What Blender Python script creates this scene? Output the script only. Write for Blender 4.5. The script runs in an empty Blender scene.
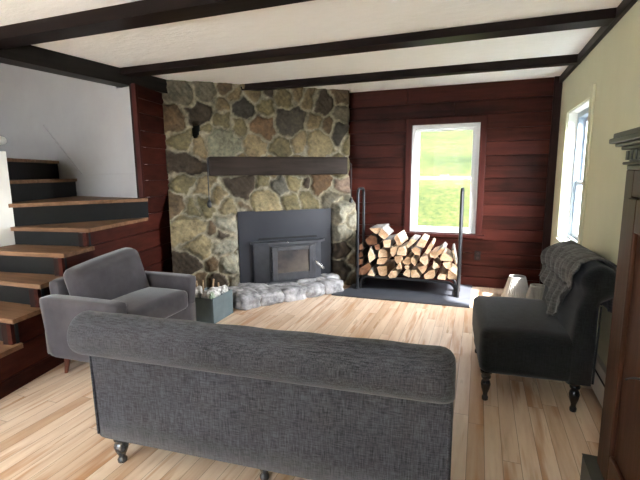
import bpy, bmesh, math, random
import numpy as np
from mathutils import Vector, Matrix, noise
random.seed(7)
PI = math.pi
scene = bpy.context.scene
COL = scene.collection

# ------------------------------------------------------------------ helpers
class MB:
    """collects shapes and builds ONE mesh object"""
    def __init__(s): s.v = []; s.f = []; s.m = []; s.s = []
    def add(s, verts, faces, mi=0, smooth=False, M=None):
        b = len(s.v)
        for p in verts:
            p = Vector(p)
            s.v.append(tuple(M @ p) if M else tuple(p))
        for f in faces:
            s.f.append([b + i for i in f]); s.m.append(mi); s.s.append(smooth)
        return s
    def box(s, x0, x1, y0, y1, z0, z1, mi=0, M=None):
        v = [(x0,y0,z0),(x1,y0,z0),(x1,y1,z0),(x0,y1,z0),(x0,y0,z1),(x1,y0,z1),(x1,y1,z1),(x0,y1,z1)]
        f = [(3,2,1,0),(4,5,6,7),(0,1,5,4),(1,2,6,5),(2,3,7,6),(3,0,4,7)]
        return s.add(v, f, mi, False, M)
    def prism(s, poly, axis, a, b, mi=0, M=None, smooth=False, capmi=None):
        """poly: 2D list; axis 'x' -> poly is (y,z); 'y' -> (x,z); 'z' -> (x,y)"""
        n = len(poly)
        def P(p, t):
            return (t,p[0],p[1]) if axis == 'x' else (p[0],t,p[1]) if axis == 'y' else (p[0],p[1],t)
        v = [P(p, a) for p in poly] + [P(p, b) for p in poly]
        s.add(v, [(i,(i+1)%n,n+(i+1)%n,n+i) for i in range(n)], mi, smooth, M)
        s.add(v, [tuple(range(n-1,-1,-1)), tuple(range(n,2*n))], mi if capmi is None else capmi, False, M)
        return s
    def lathe(s, prof, c=(0,0,0), n=20, mi=0, M=None, caps=True):
        v = []; k = len(prof)
        for r, z in prof:
            for i in range(n):
                a = 2*PI*i/n
                v.append((c[0]+r*math.cos(a), c[1]+r*math.sin(a), c[2]+z))
        f = [(j*n+i, j*n+(i+1)%n, (j+1)*n+(i+1)%n, (j+1)*n+i) for j in range(k-1) for i in range(n)]
        s.add(v, f, mi, True, M)
        if caps:
            s.add(v[:n], [tuple(range(n-1,-1,-1))], mi, False, M)
            s.add(v[-n:], [tuple(range(n))], mi, False, M)
        return s
    def tube(s, path, r, n=10, mi=0, M=None, closed=False):
        pts = [Vector(p) for p in path]; v = []; k = len(pts)
        rs = r if isinstance(r, (list, tuple)) else [r]*k
        prev = None
        for i, p in enumerate(pts):
            t = (pts[min(i+1,k-1)] - pts[max(i-1,0)])
            if closed: t = pts[(i+1)%k] - pts[i-1]
            t.normalize()
            if prev is None:
                up = Vector((0,0,1)) if abs(t.z) < .9 else Vector((1,0,0))
                a = t.cross(up).normalized()
            else:
                a = (prev - t*prev.dot(t)).normalized()
            prev = a; b = t.cross(a)
            for j in range(n):
                th = 2*PI*j/n
                v.append(p + (a*math.cos(th) + b*math.sin(th))*rs[i])
        f = [(i*n+j, i*n+(j+1)%n, (i+1)*n+(j+1)%n, (i+1)*n+j) for i in range(k-1) for j in range(n)]
        if closed: f += [((k-1)*n+j, (k-1)*n+(j+1)%n, (j+1)%n, j) for j in range(n)]
        s.add(v, f, mi, True, M)
        if not closed:
            s.add(v[:n], [tuple(range(n-1,-1,-1))], mi, False, M); s.add(v[-n:], [tuple(range(n))], mi, False, M)
        return s
    def puff(s, c, size, r, bulge=(0,0,0), n=14, mi=0, M=None, fn=None):
        """rounded, cushion-like box"""
        hx, hy, hz = [q/2 for q in size]
        bm = bmesh.new(); bmesh.ops.create_cube(bm, size=2)
        bmesh.ops.subdivide_edges(bm, edges=bm.edges[:], cuts=n, use_grid_fill=True)
        v = []
        for q in bm.verts:
            p = q.co
            inner = Vector((max(-hx+r,min(hx-r,p.x*hx)), max(-hy+r,min(hy-r,p.y*hy)), max(-hz+r,min(hz-r,p.z*hz))))
            d = Vector((p.x*hx, p.y*hy, p.z*hz)) - inner
            if d.length > 1e-9: d = d.normalized()*r
            o = inner + d
            ux, uy, uz = p.x, p.y, p.z
            o.z += bulge[2]*uz*(1-ux*ux)*(1-uy*uy)
            o.y += bulge[1]*uy*(1-ux*ux)*(1-uz*uz)
            o.x += bulge[0]*ux*(1-uy*uy)*(1-uz*uz)
            if fn: o = fn(o)
            v.append(o + Vector(c))
        bm.verts.index_update()
        f = [[q.index for q in fc.verts] for fc in bm.faces]
        bm.free()
        return s.add(v, f, mi, True, M)
    def build(s, name, mats, parent=None, bevel=0, seg=2, loc=None, weld=False, subsurf=0):
        me = bpy.data.meshes.new(name)
        me.from_pydata(s.v, [], s.f)
        if not isinstance(mats, (list, tuple)): mats = [mats]
        for m in mats: me.materials.append(m)
        me.polygons.foreach_set('material_index', s.m)
        me.polygons.foreach_set('use_smooth', s.s)
        bm = bmesh.new(); bm.from_mesh(me)
        if weld: bmesh.ops.remove_doubles(bm, verts=bm.verts[:], dist=1e-5)
        bmesh.ops.recalc_face_normals(bm, faces=bm.faces[:])
        bm.to_mesh(me); bm.free()
        me.update()
        o = bpy.data.objects.new(name, me); COL.objects.link(o)
        if loc: o.location = loc
        if parent: o.parent = parent
        if bevel:
            b = o.modifiers.new('bevel', 'BEVEL'); b.width = bevel; b.segments = seg; b.limit_method = 'ANGLE'; b.angle_limit = math.radians(35)
        if subsurf:
            b = o.modifiers.new('sub', 'SUBSURF'); b.levels = subsurf; b.render_levels = subsurf
        return o

def tag(o, label, cat=None, group=None, kind=None):
    o['label'] = label
    if cat: o['category'] = cat
    if group: o['group'] = group
    if kind: o['kind'] = kind
    return o
def thing(name, label, cat, loc=(0,0,0), rz=0, group=None, kind=None):
    o = bpy.data.objects.new(name, None); COL.objects.link(o)
    o.empty_display_size = .1
    o.location = loc; o.rotation_euler = (0,0,rz)
    return tag(o, label, cat, group, kind)
def copy_thing(root, loc, rz):
    r = root.copy(); COL.objects.link(r); r.location = loc; r.rotation_euler = (0,0,rz)
    for ch in list(root.children):
        c = ch.copy(); COL.objects.link(c); c.parent = r
        for g in ch.children:
            d = g.copy(); COL.objects.link(d); d.parent = c
    return r

# ------------------------------------------------------------------ materials
class NT:
    def __init__(s, name):
        s.mat = bpy.data.materials.new(name); s.mat.use_nodes = True
        s.t = s.mat.node_tree; s.n = s.t.nodes; s.l = s.t.links
        s.n.clear()
        s.out = s.n.new('ShaderNodeOutputMaterial')
        s.b = s.n.new('ShaderNodeBsdfPrincipled'); s.l.new(s.b.outputs[0], s.out.inputs[0])
    def N(s, typ, **kw):
        n = s.n.new(typ)
        for k, v in kw.items():
            if k in n.inputs: n.inputs[k].default_value = v
            else: setattr(n, k, v)
        return n
    def link(s, a, b): s.l.new(a, b)
    def coord(s, scale=(1,1,1), kind='Object', rot=(0,0,0)):
        tc = s.n.new('ShaderNodeTexCoord'); mp = s.n.new('ShaderNodeMapping')
        mp.inputs['Scale'].default_value = scale; mp.inputs['Rotation'].default_value = rot
        s.link(tc.outputs[kind], mp.inputs[0]); return mp.outputs[0]
    def noise(s, vec, scale, detail=4, rough=.55):
        n = s.N('ShaderNodeTexNoise'); n.inputs['Scale'].default_value = scale
        n.inputs['Detail'].default_value = detail; n.inputs['Roughness'].default_value = rough
        s.link(vec, n.inputs['Vector']); return n.outputs['Fac']
    def ramp(s, fac, stops):
        r = s.n.new('ShaderNodeValToRGB'); e = r.color_ramp.elements
        while len(e) < len(stops): e.new(.5)
        for i, (p, c) in enumerate(stops):
            e[i].position = p; e[i].color = (*c, 1) if len(c) == 3 else c
        s.link(fac, r.inputs[0]); return r.outputs[0]
    def mix(s, fac, a, b, mode='MIX'):
        m = s.n.new('ShaderNodeMix'); m.data_type = 'RGBA'; m.blend_type = mode
        for sock, val in ((m.inputs[0], fac), (m.inputs[6], a), (m.inputs[7], b)):
            if isinstance(val, bpy.types.NodeSocket): s.link(val, sock)
            elif isinstance(val, (int, float)): sock.default_value = val
            else: sock.default_value = (*val, 1)
        return m.outputs[2]
    def math(s, op, a, b=None):
        m = s.n.new('ShaderNodeMath'); m.operation = op
        for i, val in enumerate((a, b)):
            if val is None: continue
            if isinstance(val, bpy.types.NodeSocket): s.link(val, m.inputs[i])
            else: m.inputs[i].default_value = val
        return m.outputs[0]
    def bump(s, h, strength=.3, dist=.01):
        b = s.n.new('ShaderNodeBump'); b.inputs['Strength'].default_value = strength; b.inputs['Distance'].default_value = dist
        s.link(h, b.inputs['Height']); s.link(b.outputs[0], s.b.inputs['Normal'])
    def base(s, c):
        if isinstance(c, bpy.types.NodeSocket): s.link(c, s.b.inputs['Base Color'])
        else: s.b.inputs['Base Color'].default_value = (*c, 1)
    def set(s, rough=.5, metal=0, spec=None):
        s.b.inputs['Roughness'].default_value = rough; s.b.inputs['Metallic'].default_value = metal
        if spec is not None: s.b.inputs['Specular IOR Level'].default_value = spec

def simple(name, c1, c2=None, scale=8, rough=.5, metal=0, bump=0, bscale=None, stretch=(1,1,1), spec=None, kind='Object'):
    t = NT(name); v = t.coord(stretch, kind)
    n = t.noise(v, scale)
    c2 = c2 or tuple(x*.8 for x in c1)
    t.base(t.ramp(n, [(.3, c2), (.7, c1)])); t.set(rough, metal, spec)
    if bump: t.bump(t.noise(v, bscale or scale*3), bump)
    return t.mat

def board_mat(name, dark, light, axis, rough=.35, attr=True, spec=.07):
    """stained boards; tint per board from the mesh attribute 'tint'"""
    t = NT(name)
    st = {'x': (1.2,14,14), 'y': (14,1.2,14), 'z': (14,14,1.2)}[axis]
    v = t.coord(st)
    n = t.noise(v, 1.6, 6, .6)
    v2 = t.coord((1,1,1)); n2 = t.noise(v2, 3, 3)
    f = t.math('ADD', t.math('MULTIPLY', n, .65), t.math('MULTIPLY', n2, .35))
    if attr:
        a = t.N('ShaderNodeAttribute', attribute_name='tint')
        f = t.math('ADD', f, t.math('MULTIPLY', t.math('SUBTRACT', a.outputs['Fac'], .5), .22))
    t.base(t.ramp(f, [(.3, dark), (.72, light)])); t.set(rough, 0, spec)
    t.bump(n, .25, .004)
    return t.mat

def set_tint(o, vals):
    me = o.data
    a = me.attributes.new('tint', 'FLOAT', 'FACE')
    a.data.foreach_set('value', vals)

M = {}
M['red_board'] = board_mat('red_board', (.012,.0035,.002), (.066,.0155,.011), 'x', .42)
M['red_board_y'] = board_mat('red_board_y', (.016,.004,.003), (.062,.014,.009), 'y', .45)
M['red_trim'] = board_mat('red_trim', (.020,.005,.004), (.070,.018,.014), 'z', .4, False)
M['dark_trim'] = board_mat('dark_trim', (.008,.005,.005), (.03,.014,.012), 'z', .4, False)
M['beam'] = board_mat('beam', (.005,.0035,.003), (.016,.010,.009), 'x', .38, False)
M['beam_y'] = board_mat('beam_y', (.008,.007,.007), (.030,.026,.024), 'y', .4, False)

def plaster(name, c1, c2, sc, b):
    t = NT(name); v = t.coord((1,2.2,1)); n = t.noise(v, sc, 6, .65)
    t.base(t.ramp(n, [(.25, c2), (.75, c1)])); t.set(.92, 0, .15)
    t.bump(n, b, .02); return t.mat
M['ceiling'] = plaster('ceiling_plaster', (.92,.935,.92), (.875,.89,.87), 9, .35)
M['cream'] = plaster('cream_wall', (.57,.565,.405), (.53,.525,.37), 2, .08)
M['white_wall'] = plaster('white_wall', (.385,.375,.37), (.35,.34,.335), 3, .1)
M['white_paint'] = simple('white_paint', (.78,.78,.74), (.72,.72,.68), 6, .45)
M['vinyl_blue'] = simple('pale_blue_vinyl', (.36,.43,.50), (.32,.39,.46), 6, .4)
M['vinyl'] = simple('white_vinyl', (.80,.82,.84), (.76,.78,.80), 6, .35)

def floor_mat():
    t = NT('maple_floor')
    tc = t.n.new('ShaderNodeTexCoord'); sx = t.n.new('ShaderNodeSeparateXYZ'); t.link(tc.outputs['Object'], sx.inputs[0])
    W, L = .083, 1.35
    xs = t.math('DIVIDE', sx.outputs[0], W); xi = t.math('FLOOR', xs); xf = t.math('FRACT', xs)
    w1 = t.N('ShaderNodeTexWhiteNoise', noise_dimensions='1D'); t.link(xi, w1.inputs['W'])
    ys = t.math('ADD', t.math('DIVIDE', sx.outputs[1], L), t.math('MULTIPLY', w1.outputs['Value'], 7.3))
    yi = t.math('FLOOR', ys); yf = t.math('FRACT', ys)
    cb = t.n.new('ShaderNodeCombineXYZ'); t.link(xi, cb.inputs[0]); t.link(yi, cb.inputs[1])
    w2 = t.N('ShaderNodeTexWhiteNoise', noise_dimensions='2D'); t.link(cb.outputs[0], w2.inputs['Vector'])
    tint = w2.outputs['Value']
    # grain: stretched along y, shifted per board
    cb2 = t.n.new('ShaderNodeCombineXYZ')
    t.link(t.math('ADD', t.math('MULTIPLY', sx.outputs[0], 16), t.math('MULTIPLY', tint, 40)), cb2.inputs[0])
    t.link(t.math('MULTIPLY', sx.outputs[1], 1.5), cb2.inputs[1]); t.link(t.math('MULTIPLY', tint, 11), cb2.inputs[2])
    g = t.noise(cb2.outputs[0], 1.3, 5, .6)
    base = t.ramp(g, [(.2, (.44,.32,.225)), (.4, (.64,.50,.385)), (.6, (.73,.61,.49)), (.8, (.75,.65,.545))])
    tone = t.ramp(tint, [(0, (.70,.57,.46)), (.2, (.84,.755,.68)), (.6, (.94,.885,.84)), (1, (.97,.935,.90))])
    c = t.mix(1, base, tone, 'MULTIPLY')
    # ginger heartwood streaks
    cb3 = t.n.new('ShaderNodeCombineXYZ')
    t.link(t.math('ADD', t.math('MULTIPLY', sx.outputs[0], 9), t.math('MULTIPLY', tint, 23)), cb3.inputs[0])
    t.link(t.math('MULTIPLY', sx.outputs[1], .8), cb3.inputs[1]); t.link(t.math('MULTIPLY', xi, 3.7), cb3.inputs[2])
    s = t.noise(cb3.outputs[0], 1.6, 3, .5)
    c = t.mix(t.ramp(s, [(.54, (0,0,0)), (.66, (.85,.85,.85))]), c, (.42,.205,.085))
    # gaps
    gx = t.math('LESS_THAN', t.math('MINIMUM', xf, t.math('SUBTRACT', 1, xf)), .016)
    gy = t.math('LESS_THAN', yf, .0022)
    gap = t.math('MAXIMUM', gx, gy)
    c = t.mix(t.math('MULTIPLY', gap, .7), c, (.10,.06,.035))
    t.base(c); t.set(.38)
    rn = t.ramp(g, [(.3, (.36,)*3), (.8, (.24,)*3)]); t.link(rn, t.b.inputs['Roughness'])
    t.bump(t.math('SUBTRACT', t.math('MULTIPLY', g, .25), gap), .25, .004)
    return t.mat
M['floor'] = floor_mat()

def linen(name, dark, light, sc=1.0):
    """two-directional slub weave"""
    t = NT(name)
    a = t.noise(t.coord((22*sc,22*sc,330*sc)), 1, 3, .6)
    b = t.noise(t.coord((330*sc,330*sc,22*sc)), 1, 3, .6)
    c = t.noise(t.coord((1,1,1)), 4, 2)
    f = t.math('ADD', t.math('MULTIPLY', a, .45), t.math('MULTIPLY', b, .45)); f = t.math('ADD', f, t.math('MULTIPLY', c, .1))
    t.base(t.ramp(f, [(.41, dark), (.59, light)])); t.set(.95, 0, .15)
    t.b.inputs['Sheen Weight'].default_value = .15
    t.bump(f, .35, .003); return t.mat
M['linen'] = linen('charcoal_linen', (.011,.0112,.0135), (.070,.071,.083))
M['linen_dark'] = linen('dark_charcoal_linen', (.0018,.0019,.0021), (.0125,.013,.0142))
def suede(name, dark, light):
    t = NT(name); n = t.noise(t.coord(), 5, 5, .6); n2 = t.noise(t.coord(), 180, 2)
    t.base(t.ramp(n, [(.3, dark), (.7, light)])); t.set(.9, 0, .2)
    t.b.inputs['Sheen Weight'].default_value = .35; t.b.inputs['Sheen Roughness'].default_value = .4
    t.bump(n2, .2, .002); return t.mat
M['suede'] = suede('grey_suede', (.038,.034,.038), (.070,.063,.069))
M['blanket'] = linen('grey_blanket', (.040,.038,.036), (.115,.110,.104), .5)
M['black_gloss'] = simple('black_gloss_wood', (.008,.007,.007), (.005,.004,.004), 8, .2)
M['glint_leg'] = simple('black_gloss_wood_turned', (.06,.06,.062), (.02,.02,.02), 40, .14, spec=1.0)  # black gloss legs; grey mottling paints in their reflected highlights
M['walnut'] = simple('walnut_leg', (.12,.035,.018), (.07,.02,.012), 10, .35, stretch=(8,8,1))
M['tread'] = board_mat('oak_tread', (.075,.038,.02), (.24,.135,.078), 'x', .45, False)
M['riser'] = simple('black_riser', (.0065,.0068,.0068), (.004,.004,.0043), 6, .45, bump=.1, spec=.2)
M['iron'] = simple('black_iron', (.018,.019,.021), (.012,.012,.014), 20, .42, .3)
M['steel'] = simple('blue_grey_steel', (.027,.029,.037), (.022,.0235,.031), 5, .45, .35)
M['stove'] = simple('stove_iron', (.056,.058,.066), (.036,.037,.043), 12, .5, .3, bump=.05)
M['black_hole'] = simple('recess_shade', (.004,.004,.004), (.003,.003,.003), 10, .9)  # flat black that paints in the shade inside slots
M['chrome'] = simple('chrome', (.65,.65,.66), (.55,.55,.56), 10, .25, 1)
M['mantel'] = board_mat('mantel_wood', (.014,.010,.008), (.045,.034,.029), 'x', .5, False)
M['slate'] = simple('slate', (.052,.056,.068), (.034,.037,.045), 7, .5, bump=.15)
M['hearth_stone'] = simple('hearth_stone', (.43,.42,.43), (.10,.10,.105), 13, .9, bump=.9, bscale=24)
M['hearth_mortar'] = simple('hearth_mortar', (.16,.15,.14), (.09,.085,.08), 14, .95, bump=.5)
M['bucket'] = simple('grey_green_painted_wood', (.115,.150,.158), (.08,.108,.115), 9, .6, bump=.1)
M['paper'] = simple('newspaper', (.72,.71,.68), (.45,.45,.44), 30, .8)
M['twig'] = simple('kindling_wood', (.50,.36,.22), (.28,.17,.10), 20, .8)
M['green_paper'] = simple('green_paper', (.25,.38,.25), (.5,.55,.45), 16, .7)
def woodend():
    t = NT('split_wood_end'); v = t.coord((1,1,1), 'Object'); n = t.noise(v, 9, 4); r = t.noise(t.coord((1,.2,1)), 60, 4)
    f = t.math('ADD', t.math('MULTIPLY', n, .5), t.math('MULTIPLY', r, .5))
    oi = t.n.new('ShaderNodeObjectInfo')
    c = t.ramp(f, [(.3, (.36,.22,.12)), (.5, (.66,.48,.32)), (.7, (.80,.66,.50))])
    c = t.mix(1, c, t.ramp(oi.outputs['Random'], [(0, (.72,.60,.52)), (.5, (1,.93,.88)), (1, (1,1,1))]), 'MULTIPLY')
    t.base(c); t.set(.85); t.bump(r, .4, .004); return t.mat
M['wood_end'] = woodend()
M['wood_end_dark'] = simple('dark_heartwood_end', (.36,.17,.09), (.15,.065,.035), 16, .85, bump=.4)
M['wood_side'] = simple('split_wood_side', (.62,.47,.33), (.36,.24,.15), 5, .85, bump=.4, stretch=(8,1,8))
M['bark'] = simple('grey_bark', (.34,.31,.28), (.08,.065,.055), 14, .95, bump=.8, bscale=30, stretch=(1,.4,1))
M['bark_dark'] = simple('brown_bark', (.075,.045,.03), (.025,.016,.012), 16, .95, bump=.8, bscale=30, stretch=(1,.4,1))
M['antique'] = board_mat('wardrobe_wood', (.014,.006,.004), (.062,.026,.014), 'z', .35, False)
M['antique_dark'] = simple('dark_painted_moulding', (.028,.026,.020), (.012,.011,.009), 9, .4)
M['outlet'] = simple('brown_plate', (.012,.007,.006), (.009,.005,.004), 6, .5, spec=.15)
M['socket'] = simple('brown_socket', (.03,.018,.014), (.022,.014,.011), 6, .5, spec=.15)
M['heater'] = simple('cream_enamel', (.50,.48,.42), (.44,.42,.37), 5, .5)
def shade_mat():
    t = NT('pleated_shade'); t.base(t.ramp(t.noise(t.coord(), 8), [(.3, (.21,.206,.195)), (.7, (.25,.245,.23))])); t.set(.9)
    t.b.inputs['Subsurface Weight'].default_value = 0
    return t.mat
M['shade'] = shade_mat()
def grass():
    t = NT('lawn_grass'); v = t.coord()
    n = t.noise(v, .5, 4); n2 = t.noise(v, 7, 3, .75)
    f = t.math('ADD', t.math('MULTIPLY', n, .45), t.math('MULTIPLY', n2, .55))
    t.base(t.ramp(f, [(.36, (.0035,.0075,.0012)), (.46, (.0105,.0155,.0030)), (.55, (.0180,.0200,.0040)), (.66, (.030,.0305,.016))])); t.set(.9, 0, .1)
    return t.mat
M['grass'] = grass()
def glass():
    t = NT('window_glass'); t.n.remove(t.b)
    tr = t.n.new('ShaderNodeBsdfTransparent'); gl = t.n.new('ShaderNodeBsdfGlossy'); gl.inputs['Roughness'].default_value = .02
    mx = t.n.new('ShaderNodeMixShader'); mx.inputs[0].default_value = .003; t.link(tr.outputs[0], mx.inputs[1]); t.link(gl.outputs[0], mx.inputs[2])
    t.link(mx.outputs[0], t.out.inputs[0]); return t.mat
M['glass'] = glass()
M['stove_glass'] = simple('sooty_glass', (.10,.085,.075), (.03,.03,.033), 5, .12)

def stone_mat():
    t = NT('field_stone')
    a = t.N('ShaderNodeAttribute', attribute_name='stone_color')
    v = t.coord(); n = t.noise(v, 22, 6, .65); n2 = t.noise(v, 6, 3)
    f = t.math('ADD', t.math('MULTIPLY', n, .6), t.math('MULTIPLY', n2, .4))
    k = t.ramp(f, [(.34, (.42,.42,.42)), (.5, (.95,.95,.95)), (.66, (1.55,1.5,1.42))])
    t.base(t.mix(1, a.outputs['Color'], k, 'MULTIPLY')); t.set(.88, 0, .25)
    t.bump(n, .55, .012); return t.mat
M['stone'] = stone_mat()

# ------------------------------------------------------------------ setting
YB, XR, ZC = 5.42, .785, 2.405
YR, XLF = -2.8, -6.2          # rear wall, far left wall
def struct(o, label, cat='room'):
    return tag(o, label, cat, None, 'structure')

fl = MB().box(XLF, XR+.3, YR-.3, YB+.3, -.12, 0).build('floor', M['floor'])
struct(fl, 'pale maple plank floor with ginger streaks', 'floor')

PT = Vector((-3.30,0,0))
# ceiling: over the room; the stair hole to the left of the long beam stays open
c = MB()
c.add([(-3.62,1.0,ZC),(XR+.3,1.0,ZC),(XR+.3,YB+.3,ZC),(-3.22,YB+.3,ZC),(-3.62,1.0,ZC+.2),(XR+.3,1.0,ZC+.2),(XR+.3,YB+.3,ZC+.2),(-3.22,YB+.3,ZC+.2)],
      [(0,1,2,3),(4,5,6,7),(0,1,5,4),(1,2,6,5),(2,3,7,6),(3,0,4,7)])
c.box(XLF, XR+.3, YR-.3, 1.0, ZC, ZC+.2)
struct(c.build('ceiling', M['ceiling']), 'white stippled plaster ceiling between dark beams', 'ceiling')

# back wall: a slab with the window opening and the red boards as geometry
WX0, WX1, WZ0, WZ1 = -.812, -.02, .652, 1.966
b = MB()
for x0,x1,z0,z1 in ((-3.6,WX0,-.1,2.6),(WX1,XR+.3,-.1,2.6),(WX0,WX1,-.1,WZ0),(WX0,WX1,WZ1,2.6)):
    b.box(x0,x1,YB+.022,YB+.2,z0,z1)
struct(b.build('wall_back', M['dark_trim']), 'back wall behind the red boards', 'wall')
lines = [0, .124,.265,.424,.579,.72,.875,1.011,1.166,1.32,1.461,1.582,1.74,1.889,2.048,2.209,2.404]
b = MB(); tv = []
for i in range(len(lines)-1):
    z0, z1 = lines[i]+.0025, lines[i+1]-.0025
    segs = [(-1.75, XR)]
    if z1 > WZ0 and z0 < WZ1:
        segs = [(-1.75, WX0), (WX1, XR)]
    else:
        k = random.uniform(-1.2, .4); segs = [(-1.75, k-.001), (k+.001, XR)]
    for x0, x1 in segs:
        if WZ0 > z0 and WZ0 < z1 and len(segs) == 2 and x1 in (WX0, XR): pass
        b.box(x0, x1, YB, YB+.024, z0, z1); tv += [random.random()]*6
    if z0 < WZ0 < z1: b.box(WX0, WX1, YB, YB+.024, z0, WZ0); tv += [.5]*6
    if z0 < WZ1 < z1: b.box(WX0, WX1, YB, YB+.024, WZ1, z1); tv += [.5]*6
o = b.build('wall_back_boards', M['red_board'], bevel=.003); set_tint(o, tv)
struct(o, 'dark red stained horizontal boards on the back wall', 'wall')
# corner post back right
struct(MB().box(.705, XR, YB-.02, YB+.01, 0, ZC).build('trim_1', M['dark_trim'], bevel=.003), 'black corner strip where red boards meet cream wall', 'trim')

# window_1 (back)
w = tag(bpy.data.objects.new('window_1', None), 'double hung white window in the red board wall over the lawn', 'window', None, 'structure')
COL.objects.link(w)
cs = MB()
cw = .068
cs.box(WX0-cw, WX0+.004, YB-.022, YB, WZ0-.02, WZ1+cw); cs.box(WX1-.004, WX1+cw, YB-.022, YB, WZ0-.02, WZ1+cw)
cs.box(WX0, WX1, YB-.022, YB, WZ1-.004, WZ1+cw)
cs.build('casing', M['red_trim'], w, .004)
MB().box(WX0-cw-.03, WX1+cw+.03, YB-.055, YB+.03, WZ0-.045, WZ0-.008).build('sill', M['red_trim'], w, .006)
def sash_window(w, M4, width, z0, z1, zm, fr=.045, st=.04, vm='vinyl'):
    """local: x along the wall 0..width, y outward; M4 places it"""
    f = MB()
    f.box(0,fr,.0,.12,z0,z1,0,M4); f.box(width-fr,width,0,.12,z0,z1,0,M4); f.box(fr,width-fr,0,.12,z1-fr,z1,0,M4); f.box(fr,width-fr,0,.12,z0,z0+fr*.6,0,M4)
    f.build('window_frame', M[vm], w, .003)
    for nm, a, bb, y in (('lower_sash', z0+fr*.6, zm+.02, .02), ('upper_sash', zm-.02, z1-fr, .06)):
        s = MB(); x0, x1 = fr, width-fr
        s.box(x0,x0+st,y,y+.035,a,bb,0,M4); s.box(x1-st,x1,y,y+.035,a,bb,0,M4); s.box(x0+st,x1-st,y,y+.035,a,a+st,0,M4); s.box(x0+st,x1-st,y,y+.035,bb-st*.8,bb,0,M4)
        so = s.build(nm, M[vm], w, .003)
        MB().box(x0+st,x1-st,y+.016,y+.02,a+st,bb-st*.8,0,M4).build('pane', M['glass'], so)
        if nm == 'lower_sash':
            l = MB(); l.box(width/2-.05, width/2+.05, y-.014, y+.02, bb, bb+.02, 0, M4)
            l.build('latch', M['chrome'], so, .003)
sash_window(w, Matrix.Translation((WX0,YB+.035,0)), WX1-WX0, WZ0, WZ1, 1.32)

# right wall with window_2
RY0, RY1, RZ0, RZ1 = 3.95, 4.89, .72, 1.96
b = MB()
for y0,y1,z0,z1 in ((YR-.3,RY0,-.1,2.6),(RY1,YB+.3,-.1,2.6),(RY0,RY1,-.1,RZ0),(RY0,RY1,RZ1,2.6)):
    b.box(XR,XR+.2,y0,y1,z0,z1)
struct(b.build('wall_right', M['cream']), 'cream painted plaster wall on the window side', 'wall')
w2 = tag(bpy.data.objects.new('window_2', None), 'tall white window in the cream wall behind the slipper chair', 'window', None, 'structure'); COL.objects.link(w2)
cs = MB()
cs.box(XR-.018,XR,RY0-.09,RY0,RZ0-.09,RZ1+.085); cs.box(XR-.018,XR,RY1,RY1+.06,RZ0-.09,RZ1+.085); cs.box(XR-.018,XR,RY0,RY1,RZ1,RZ1+.085); cs.box(XR-.03,XR,RY0-.1,RY1+.08,RZ0-.06,RZ0)
cs.build('casing', M['cream'], w2, .003)
rv = MB(); rv.box(XR,XR+.09,RY1-.012,RY1+.001,RZ0,RZ1); rv.box(XR,XR+.09,RY0-.001,RY0+.012,RZ0,RZ1); rv.box(XR,XR+.09,RY0,RY1,RZ1-.012,RZ1+.001); rv.box(XR,XR+.09,RY0,RY1,RZ0-.001,RZ0+.012)
rv.build('reveal', M['white_paint'], w2)
# local x -> -Y direction from RY1; y outward -> +X
M4 = Matrix(((0,1,0,XR+.075),(-1,0,0,RY1-.012),(0,0,1,0),(0,0,0,1)))
sash_window(w2, M4, RY1-RY0-.024, RZ0+.012, RZ1-.012, 1.28, .05, .045, 'vinyl_blue')

# rear wall (behind the camera) with two windows added to let in fill daylight
b = MB()
RW = [(-4.1,-1.7),(-1.45,-.45)]
xs = [XLF-.3] + [q for r in RW for q in r] + [XR+.3]
for i in range(0, len(xs), 2): b.box(xs[i], xs[i+1], YR-.2, YR, -.1, 2.6)
for x0,x1 in RW: b.box(x0,x1,YR-.2,YR,-.1,.35); b.box(x0,x1,YR-.2,YR,2.25,2.6)
struct(b.build('wall_rear', M['cream']), 'cream wall behind the viewer with two added daylight windows', 'wall')
for i,(x0,x1) in enumerate(RW):
    r = tag(bpy.data.objects.new('window_%d' % (i+3), None), 'added unseen daylight window in the rear wall, %s' % ('nearer the stairs' if i == 0 else 'nearer the wardrobe'), 'window', None, 'structure'); COL.objects.link(r)
    f = MB()
    for a in (x0, (x0+x1)/2-.03, x1-.06): f.box(a, a+.06, YR-.1, YR-.02, .75, 2.15)
    f.box(x0,x1,YR-.1,YR-.02,.35,.41); f.box(x0,x1,YR-.1,YR-.02,2.19,2.25)
    f.build('window_frame', M['vinyl'], r)
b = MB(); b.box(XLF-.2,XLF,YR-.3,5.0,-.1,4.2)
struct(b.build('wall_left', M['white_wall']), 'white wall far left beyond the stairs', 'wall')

# stairwell: white wall behind the stairs, closing walls and lid above
b = MB()
A_, B_ = Vector((-3.14,3.40,0)), Vector((XLF-.1,3.98,0))
n_ = Vector((-(B_-A_).y,(B_-A_).x,0)).normalized()
if n_.y < 0: n_ = -n_
for t0, z0, z1 in ((.085,0,2.25),(.32,2.25,4.2)):
    A2_ = A_ + (B_-A_).normalized()*t0
    q = [A2_, B_, B_+n_*.12, A2_+n_*.12]
    b.prism([(p.x,p.y) for p in q], 'z', z0, z1)
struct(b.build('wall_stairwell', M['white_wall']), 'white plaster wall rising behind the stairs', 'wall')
b = MB(); b.box(XLF-.2,-3.2,.8,1.0,ZC,4.2); b.box(XLF-.2,-3.1,.8,4.3,4.1,4.25); b.box(-3.42,-3.1,1.0,4.3,ZC+.2,4.2)
struct(b.build('wall_landing', M['white_wall']), 'upper stairwell walls above the ceiling', 'wall')
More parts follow.
